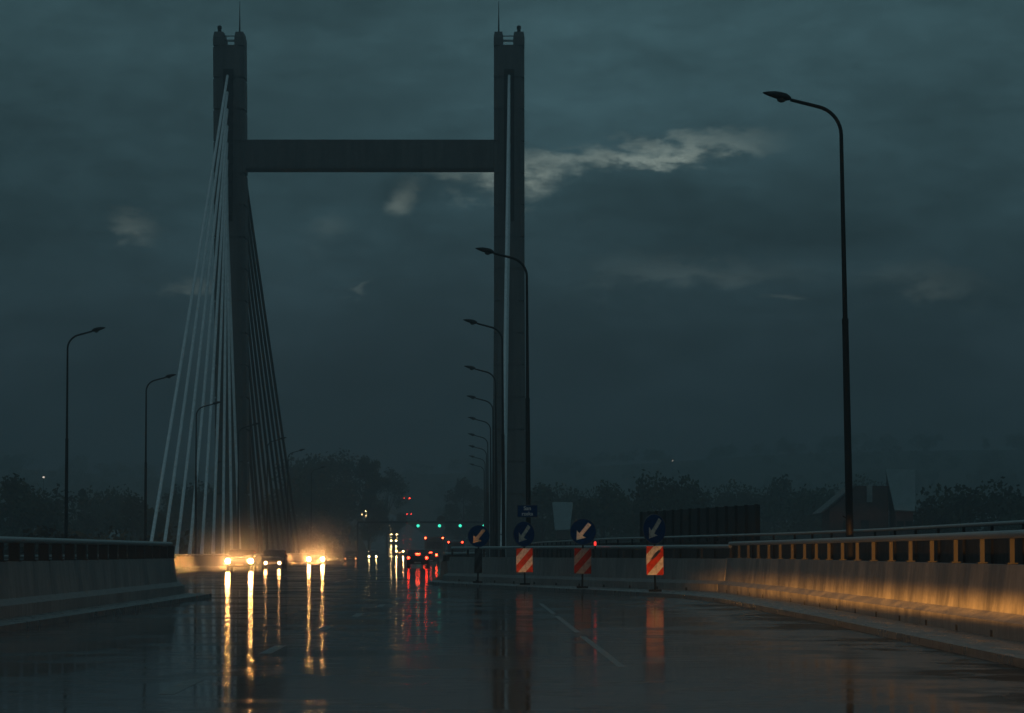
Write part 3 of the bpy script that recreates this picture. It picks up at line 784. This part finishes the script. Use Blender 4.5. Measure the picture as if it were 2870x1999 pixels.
def mist(root, rx, ry_, rz_, dens):  # volume added round a car so that its lamps get a halo
    q = MB(); n, m_ = 20, 10; vs, fs = [], []
    for j in range(m_ + 1):
        ph = math.pi * j / m_
        for i in range(n):
            th = 2 * math.pi * i / n; vs.append((rx * math.sin(ph) * math.cos(th), ry_ * math.sin(ph) * math.sin(th), rz_ * math.cos(ph)))
    for j in range(m_):
        for i in range(n): fs.append((j * n + i, j * n + (i + 1) % n, (j + 1) * n + (i + 1) % n, (j + 1) * n + i))
    q.add(vs, fs); mat = bpy.data.materials.new('halo_mist'); mat.use_nodes = True; mat.node_tree.nodes.clear(); t = NT(mat.node_tree)
    pv = t.new('ShaderNodeVolumePrincipled'); pv.inputs['Color'].default_value = (.95, .95, .95, 1); e_ = t.new('ShaderNodeVectorMath', operation='LENGTH'); t.put(e_.inputs[0], mapv(t, coords(t), (1 / rx, 1 / ry_, 1 / rz_)))
    fall = t.m('POWER', t.m('SUBTRACT', 1.0, t.m('MINIMUM', e_.outputs['Value'], 1.0)), 3.0)
    t.put(pv.inputs['Density'], t.m('MULTIPLY', fall, dens)); pv.inputs['Anisotropy'].default_value = .5
    ou = t.new('ShaderNodeOutputMaterial'); t.l.new(pv.outputs[0], ou.inputs['Volume'])
    o = q.build('halo_mist', mat, None, (root.location.x, root.location.y, .8))
    return tag(o, 'ball of mist added round the lamps of a car to give them a halo', 'spray', kind='stuff')
def px(x, d): return (x - 1435) * d / F
c1 = vehicle('car', 'nearest oncoming car with a wide pair of dazzling headlamps beside the lit parapet', px(672, 225), 225, M['head'], None, .76, .66, M['car_dark'], group='oncoming cars on the bridge', lr=.155)
headbeams(c1, .76, .66, 480, yaw=24); glowlamp(c1, .76, .66, 42); mist(c1, 6.0, 12, 4.2, .11)
c2 = vehicle('car', 'low oncoming car with two close, smaller headlamps between the dazzling pairs', px(765, 262), 262, M['head_mid'], None, .525, .42, M['car_dark'], group='oncoming cars on the bridge', lr=.11)
glowlamp(c2, .525, .42, 30)
c3 = vehicle('car', 'oncoming car with the strongest orange halo around its headlamps, right of the cables', px(886, 345), 345, M['head'], None, .69, .55, M['car_dark'], group='oncoming cars on the bridge', lr=.19)
headbeams(c3, .69, .55, 150, yaw=24); glowlamp(c3, .69, .55, 100); mist(c3, 8, 13, 6.5, .20)
c5 = vehicle('car', 'distant oncoming car with two faint orange lamps near the left parapet', px(983, 450), 450, M['dim_amber'], None, .68, .40, M['car_dark'], group='oncoming cars on the bridge')
c5.children[0]
c6 = vehicle('car', 'far oncoming car with its lamps mirrored just below, left of the column of lights', px(1045, 600), 600, M['head_far'], None, .64, .42, M['car_dark'], group='distant oncoming cars', lr=.15)
c7 = vehicle('car', 'far oncoming car with one brighter lamp at the foot of the hill', px(1121, 700), 700, M['head_far'], None, .70, .75, M['car_dark'], group='distant oncoming cars', lr=.17)
glowlamp(c7, .7, .75, 200)
c8 = vehicle('car', 'far oncoming car above the column of lights on the wet hill', px(1105, 930), 930, M['head_far'], None, .73, .7, M['car_dark'], group='distant oncoming cars', lr=.17)
c9 = vehicle('car', 'farthest oncoming car high on the hill with a close pair of yellow lamps', px(1020, 1205), 1205, M['head_far'], None, .70, .7, M['car_dark'], group='distant oncoming cars', lr=.20)
c10 = vehicle('car', 'far oncoming car at the top of the column of lights on the wet hill', px(1098, 1020), 1020, M['head_far'], None, .55, .7, M['car_dark'], group='distant oncoming cars', lr=.16)
c11 = vehicle('car', 'far oncoming car at mid height of the column of lights', px(1104, 850), 850, M['head_far'], None, .62, .7, M['car_dark'], group='distant oncoming cars', lr=.17)
t1 = vehicle('car', 'nearest car driving away, with red tail lamps and a high brake lamp', px(1179, 281) + .0, 276.6, None, M['tail'], .725, .80, M['car_dark'], -1, group='vehicles driving away', lr=.105, extra=(1.12, M['tail_bright']))
t2 = vehicle('car', 'car driving away partly hidden by the nearest leaving car', px(1212, 350), 345.6, None, M['tail_bright'], .62, .98, M['car_dark'], -1, group='vehicles driving away', lr=.11, extra=(1.22, M['tail_bright']))
v1 = vehicle('van', 'dark van driving away with high red lamps left of the leftmost arrow sign', px(1281, 400), 394.6, None, M['tail'], .78, 2.45 - .05, M['car_dark'], -1, cat='van', name='van', group='vehicles driving away', lr=.10)
mist(t1, 7, 10, 4.5, .05)
b1 = vehicle('bus', 'bus driving away with wide-set high red lamps below the green signals', px(1228, 465), 453.3, None, M['tail_bright'], 1.13, 3.1, M['bus'], -1, cat='bus', name='bus', group='vehicles driving away', lr=.11)
u1 = vehicle('car', 'far car climbing the hill with a close pair of small red lamps', px(1148, 1150), 1150, None, M['tail_dim'], .70, .9, M['car_dark'], -1, group='vehicles driving away', lr=.18)
t3 = vehicle('bus', 'farthest lorry climbing the hill with two wide-set red lamps', px(1145, 1350) + 0, 1338, None, M['tail'], 1.15, 3.2, M['bus'], -1, cat='lorry', name='lorry', group='vehicles driving away', lr=.26)
for o in (u1,): pass

# ------------------------------------------------------------------ signal gantry beyond the bridge
G = 600.0
g = thing('signal_gantry', (0, G, zr(G)), 'dark overhead gantry beyond the bridge', 'gantry')
gz = at(1200, 1464, G).z - zr(G); gx0, gx1 = px(1003, G), px(1395, G)
q = MB(); q.box(((gx0 + gx1) / 2, 0, gz), (gx1 - gx0, .35, .35)); q.build('beam', M['dark'], g)
for x in (gx0, gx1):
    q = MB(); q.tube([(x, 0, -1), (x, 0, gz)], .16, 8); q.build('post', M['dark'], g)
sig0 = None
for i, (sx, lab) in enumerate([(1172, 'leftmost green signal lamp on the gantry'), (1232, 'green signal lamp above the bus, second from left'), (1290, 'biggest green signal lamp, third from left on the gantry'), (1357, 'rightmost green signal lamp, just above the leftmost arrow sign')]):
    p = at(sx, 1474, G)
    if sig0 is None:
        sig0 = thing('traffic_light', (0, 0, 0), 'x', 'traffic light', 'green traffic lights on the gantry')
        q = MB(); q.box((0, 0, .35), (.45, .3, 1.25)); q.build('housing', M['dark'], sig0)
        q = MB(); q.tube([(0, -.14, 0), (0, -.19, 0)], .27, 14); q.build('green_lens', M['green'], sig0)
        for z in (.38, .76):
            q = MB(); q.tube([(0, -.14, z), (0, -.18, z)], .14, 12); q.build('dark_lens', M['lens'], sig0)
        q = MB(); q.tube([(0, 0, .95), (0, 0, 1.15)], .05, 6); q.build('hanger', M['dark'], sig0)
        o = sig0
    else: o = dup(sig0)
    o.location = (p.x, G - .35, p.z); o['label'] = lab
p = at(1157, 1466, G - 2)
q = MB(); q.box((0, 0, 0), (2.0, .06, .5)); tag(q.build('direction_sign', simple('sign_yellow_dim', (.30, .26, .14), .6), None, tuple(p)), 'faint yellowish board at the left of the green signals', 'sign')
p = at(1236, 1457, G - 2)
q = MB(); q.prism([(.75 * math.cos(t * .3927), .75 * math.sin(t * .3927)) for t in range(16)], -.03, .03); tag(q.build('round_sign', simple('sign_brown_dim', (.12, .07, .04), .6), None, tuple(p)), 'dim brownish round board above the second green signal', 'sign')

# ------------------------------------------------------------------ houses
def house(name_label, quad, d, wall_mat, base, cat='house', extras=None):
    """quad: roof slope outline in photograph pixels: left top, right top, right bottom, left bottom"""
    lt, rt, rb_, lb = [at(x, y, d) for x, y in quad]
    depth = (lt.z - lb.z) * .8
    o = Vector(((lb.x + rb_.x) / 2, d, base)); root = thing('house', tuple(o), name_label, cat)
    lt2, rt2 = at(quad[0][0], quad[0][1], d + depth), at(quad[1][0], quad[1][1], d + depth)
    pts = [lt2 - o, rt2 - o, rb_ - o, lb - o]
    n = (pts[1] - pts[0]).cross(pts[2] - pts[1]).normalized() * .18
    q = MB(); q.add(pts + [p + n for p in pts], [(0, 1, 2, 3), (7, 6, 5, 4), (0, 4, 5, 1), (1, 5, 6, 2), (2, 6, 7, 3), (3, 7, 4, 0)])
    # rear slope
    bl, br = Vector((pts[3].x, depth * 2, pts[3].z)), Vector((pts[2].x, depth * 2, pts[2].z))
    q.add([pts[0], pts[1], br, bl], [(0, 1, 2, 3)])
    q.build('roof', M['roof'], root)
    x0, x1 = pts[3].x + .15, pts[2].x - .15; zt_ = pts[3].z - .05
    q = MB(); q.box(((x0 + x1) / 2, depth, zt_ / 2 - 1), (x1 - x0, depth * 2 - .6, zt_ + 2))
    q.add([(x0, .3, zt_), (x0, depth * 2 - .3, zt_), (pts[0].x + .2, depth, pts[0].z - .2), (x1, .3, zt_), (x1, depth * 2 - .3, zt_), (pts[1].x - .2, depth, pts[1].z - .2)], [(0, 1, 2), (5, 4, 3)])
    q.build('wall', wall_mat, root)
    for k in (-.25, .25):
        w_ = MB(); w_.box(((x0 + x1) / 2 + k * (x1 - x0), .28, zt_ - 1.6), (.7, .05, 1.0)); w_.build('window', M['glass'], root)
    return root, o
house('small building with a pale flared roof between the second and third arrow signs', [(1548, 1407), (1606, 1408), (1597, 1484), (1556, 1486)], 430, M['wall'], -7.5)
hr, ho = house('tall house with a large pale roof right of the nearest street lamp', [(2482, 1314), (2566, 1317), (2564, 1432), (2508, 1430)], 350, M['brick'], -8)
house('low hut with a small pale roof behind the left rail', [(304, 1486), (341, 1486), (333, 1530), (311, 1530)], 300, M['wall'], -8)
# brick wing beside the tall house
o = at(2395, 1430, 352)
wing = thing('house', (o.x, 352, -8), 'dark brick house with steep gable and pale chimney beside the nearest street lamp', 'house')
q = MB(); gtop = at(2400, 1362, 352).z + 8; ge = at(2300, 1430, 352).z + 8
xl, xr = at(2325, 1430, 352).x - o.x, at(2490, 1430, 352).x - o.x
q.prism([(xl, -1), (xr, -1), (xr, gtop), (xl + (xr - xl) * .45, gtop), (xl, ge)], 0, 9); q.build('wall', M['brick'], wing)
q = MB(); a_, b_ = Vector((xl - .9, 0, ge - .4)), Vector((xl + (xr - xl) * .45, 0, gtop + .12)); n_ = Vector((-(b_.z - a_.z), 0, b_.x - a_.x)).normalized() * .14
q.add([a_ + Vector((0, -.4, 0)), b_ + Vector((0, -.4, 0)), b_ + Vector((0, 9.4, 0)), a_ + Vector((0, 9.4, 0))] + [v + n_ for v in (a_ + Vector((0, -.4, 0)), b_ + Vector((0, -.4, 0)), b_ + Vector((0, 9.4, 0)), a_ + Vector((0, 9.4, 0)))], [(0, 1, 2, 3), (7, 6, 5, 4), (0, 4, 5, 1), (1, 5, 6, 2), (2, 6, 7, 3), (3, 7, 4, 0)])
q.build('roof', simple('dark_roof', (.12, .12, .12), .6), wing)
cx_ = at(2436, 1380, 352).x - o.x; q = MB(); q.box((cx_, -.25, (at(2436, 1362, 352).z + at(2436, 1408, 352).z) / 2 + 8), (.55, .5, at(2436, 1362, 352).z - at(2436, 1408, 352).z)); q.build('chimney', simple('chimney_render', (.30, .32, .32), .7), wing)
for k in (.3, .6):
    q = MB(); q.box((xl + (xr - xl) * k, -.03, ge - 1.6), (.8, .06, 1.1)); q.build('window', M['glass'], wing)
# dim lights far away
for x, y, d, lab in ((122, 1338, 900, 'tiny pale yard lamp low in the trees at the far left'), (1885, 1292, 1500, 'tiny pale lamp on the hill above the trees')):
    p = at(x, y, d); r = thing('yard_lamp', (p.x, p.y, p.z - 4), lab, 'lamp')
    q = MB(); q.tube([(0, 0, -6), (0, 0, 4)], .09, 6); q.build('pole', M['dark'], r)
    q = MB(); q.tube([(0, 0, 3.8), (0, 0, 4.0), (0, 0, 4.3)], [.2, .32, .1], 8); q.build('lamp_glass', lamp('yard_lamp_lit', (1, .85, .7), 1.6), r)

# ------------------------------------------------------------------ trees
def crown_mesh(seed, w_, h_, n, leaf, kind):
    rnd = random.Random(seed); q = MB()
    cl = []
    for i in range(26):
        t = rnd.random(); z = h_ * (.22 + .74 * t)
        prof = math.sin(math.pi * (.12 + .80 * t)) ** .7 if kind != 'spire' else (1 - t) * 1.0 + .08
        a = rnd.uniform(0, 6.283); rr = w_ / 2 * prof * rnd.uniform(.25, .85)
        cl.append((Vector((rr * math.cos(a), rr * math.sin(a), z)), w_ * rnd.uniform(.12, .22) * (1 if kind != 'spire' else .6)))
    vs, fs = [], []
    for i in range(n):
        c, r = rnd.choice(cl)
        d = Vector((rnd.gauss(0, 1), rnd.gauss(0, 1), rnd.gauss(0, .8))).normalized() * r * rnd.random() ** .6 * .85
        p = c + d; s = leaf * rnd.uniform(.6, 1.4)
        u = Vector((rnd.gauss(0, 1), rnd.gauss(0, 1), rnd.gauss(0, 1))).normalized(); v = u.orthogonal().normalized()
        k = len(vs); vs += [p - u * s, p + v * s * .7, p + u * s, p - v * s * .7]; fs.append((k, k + 1, k + 2, k + 3))
    q.add(vs, fs); return q, cl
def make_tree(seed, w_, h_, kind, mat):
    r = thing('tree', (0, 0, 0), 'x', 'tree')
    q, cl = crown_mesh(seed, w_, h_, 7000 if kind != 'bare' else 900, .24, kind); q.build('crown', mat, r)
    q = MB(); q.tube([(0, 0, -.5), (.05, 0, h_ * .15), (-.05, .1, h_ * .45), (.05, 0, h_ * .8)], [.38, .28, .2, .07], 7)
    rnd = random.Random(seed + 5)
    for c, rr in cl[:12]:
        z0 = c.z * .55; q.tube([(0, 0, z0), tuple(c * .5 + Vector((0, 0, z0 * .5))), tuple(c)], [.13, .08, .03], 5)
    q.build('trunk', M['bark'], r)
    return r
protos = {'round': make_tree(1, 12, 15, 'round', M['leaf']), 'wide': make_tree(2, 17, 14, 'round', M['leaf']), 'spire': make_tree(3, 6, 16, 'spire', M['leaf']),
          'rust': make_tree(4, 12, 13, 'round', M['leaf2']), 'tall': make_tree(5, 10, 20, 'round', M['leaf'])}
size = {'round': (12, 15), 'wide': (17, 14), 'spire': (6, 16), 'rust': (12, 13), 'tall': (10, 20)}
used = set()
trees = [(30, 1290, 420, 'round', 'big dark tree at the left edge of the photo'), (95, 1345, 480, 'wide', 'low wide tree just right of the tree at the left edge'),
         (232, 1308, 520, 'spire', 'narrow pointed tree between the two leftmost street lamps'), (300, 1350, 560, 'wide', 'low spreading tree left of the second street lamp of the left row'),
         (372, 1352, 480, 'round', 'round tree directly left of the outermost pale cable'), (470, 1350, 600, 'round', 'dim tree behind the pale cables'),
         (560, 1335, 640, 'wide', 'dim wide tree behind the pale cables close to the left leg'),
         (150, 1430, 260, 'rust', 'rusty bush-like tree behind the left rail below the nearest left street lamp'), (255, 1440, 270, 'rust', 'rusty tree beside the pale hut at the left'),
         (395, 1430, 290, 'rust', 'rusty tree just left of the cables above the rail'), (820, 1300, 640, 'round', 'dim tree seen through the dark rear cables'),
         (865, 1258, 700, 'wide', 'large hazy tree just right of the rear cables'), (940, 1252, 760, 'wide', 'broad hazy tree, middle one of the group between the pylon legs'),
         (1035, 1240, 700, 'tall', 'tallest hazy tree between the pylon legs'), (1085, 1290, 820, 'round', 'hazy tree right of the tallest one between the pylon legs'),
         (1300, 1320, 800, 'round', 'faint tree left of the right pylon leg behind the small lamps'),
         (1520, 1330, 520, 'round', 'dim tree right of the right pylon leg above the river sign'), (1600, 1345, 560, 'wide', 'low wide dim tree above the small pale-roofed building'),
         (1690, 1315, 480, 'round', 'round dark tree left of the ribbed screen wall'), (1755, 1350, 520, 'rust', 'lower brownish tree between the two round dark trees'),
         (1880, 1308, 470, 'wide', 'wide dark tree above the ribbed screen wall'), (1985, 1350, 540, 'round', 'dim round tree at the right end of the screen wall'),
         (2090, 1335, 560, 'wide', 'wide dim tree between the screen wall and the brick house'), (2200, 1300, 600, 'round', 'hazy taller tree left of the near street lamp'),
         (2300, 1345, 520, 'wide', 'low tree directly left of the brick house gable'), (2440, 1320, 620, 'wide', 'hazy tree behind the brick house roof'),
         (2625, 1365, 380, 'round', 'dark tree right beside the tall pale-roofed house'), (2720, 1330, 400, 'wide', 'broad dark tree second from the right edge'),
         (2835, 1345, 390, 'round', 'dark tree at the right edge of the photo')]
def put_tree(kind, x, y, gz, h, wd, label, group):
    if kind in used: o = dup(protos[kind])
    else: o = protos[kind]; used.add(kind)
    sw, sh = size[kind]; o.location = (x, y, gz); o.scale = (wd / sw, wd / sw, h / sh); o.rotation_euler = (0, 0, random.uniform(0, 6.28))
    o['label'] = label; o['group'] = group; return o
for x, y, d, kind, lab in trees:
    p = at(x, y, d); gz = ground_h(p.x, d) - .2; h = max(5, (p.z - gz) * .88); sw, sh = size[kind]
    wd = sw * (.55 + .45 * h / sh) * random.uniform(.9, 1.1)
    put_tree(kind, p.x, d, gz, h, wd, lab, 'trees beyond the bridge')
# far woods as one mass of leaf clumps
rnd = random.Random(11); wv, wf = [], []
for i in range(420):
    d = rnd.choice([rnd.uniform(620, 900), rnd.uniform(900, 1500), rnd.uniform(1500, 2150)])
    half = d * .17; x = rnd.uniform(-half, half)
    if lerp(LEFT, d) - 10 < x < lerp(RIGHT, d) + 12 : continue
    h0 = ground_h(x, d); hh = rnd.uniform(7, 12); ww = rnd.uniform(8, 16)
    n = 560 if d < 1500 else 260; lf = .22 + d / 4800
    cl = [(Vector((rnd.gauss(0, .25) * ww, rnd.gauss(0, .25) * ww, hh * rnd.uniform(.2, .85))), ww * rnd.uniform(.15, .26)) for _ in range(9)]
    for _ in range(n):
        c, r = rnd.choice(cl); dv = Vector((rnd.gauss(0, 1), rnd.gauss(0, 1), rnd.gauss(0, .8))).normalized() * r * rnd.random() ** .6 * .9
        p = Vector((x, d, h0)) + c + dv; u = Vector((rnd.gauss(0, 1), rnd.gauss(0, 1), rnd.gauss(0, 1))).normalized(); v = u.orthogonal().normalized(); s = lf * rnd.uniform(.6, 1.4)
        k = len(wv); wv += [p - u * s, p + v * s * .7, p + u * s, p - v * s * .7]; wf.append((k, k + 1, k + 2, k + 3))
wo_ = MB(); wo_.add(wv, wf)
tag(wo_.build('woodland', M['leaf']), 'hazy far woods covering the hillside', 'woods', kind='stuff')

# ------------------------------------------------------------------ dipped beams of the car carrying the camera
for s in (-1, 1):
    beam('own_headlamp', (s * .62, 1.6, .66), 9000, 2.0, 0.0, 46, WARM)

# unseen lamps added behind the camera to rake the right parapet with light
def kerb_pattern(t, sp_, up):
    hx = t.m('DIVIDE', sp_.outputs[0], t.m('MAXIMUM', t.m('ABSOLUTE', sp_.outputs[2]), .001))
    v = t.m('MULTIPLY', t.m('MULTIPLY', t.rng(up, .0018, -.0050, .045, 1.0), t.rng(up, .016, .011, 0.0, 1.0)), t.rng(up, -.0066, -.0030, .006, 1.0))
    hrz = t.m('MULTIPLY', t.rng(hx, math.tan(R(4.3 - 8)), math.tan(R(5.6 - 8))), t.rng(hx, math.tan(R(6.4 - 8)), math.tan(R(10.5 - 8)), 1.0, .42))
    return t.m('MULTIPLY', v, hrz)
for s in (-1, 1):
    beam('added_parapet_lamp', (-3.2 + s * .62, -14, .66), 2500000, 8.0, 0.0, 40, (1.0, .395, .07), side=kerb_pattern)

# ------------------------------------------------------------------ haze
hz = MB(); hz.box((-50, 1020, 29), (3400, 2560, 88))
h = hz.build('haze', [bpy.data.materials.new('haze_air')]); tag(h, 'thin rainy haze filling the air over the bridge and the hills', 'haze', kind='stuff')
hm = h.data.materials[0]; hm.use_nodes = True; hm.node_tree.nodes.clear(); t = NT(hm.node_tree)
pv = t.new('ShaderNodeVolumePrincipled'); pv.inputs['Color'].default_value = (.50, .58, .62, 1); pv.inputs['Density'].default_value = .0011; pv.inputs['Anisotropy'].default_value = .6
ou = t.new('ShaderNodeOutputMaterial'); t.l.new(pv.outputs[0], ou.inputs['Volume'])
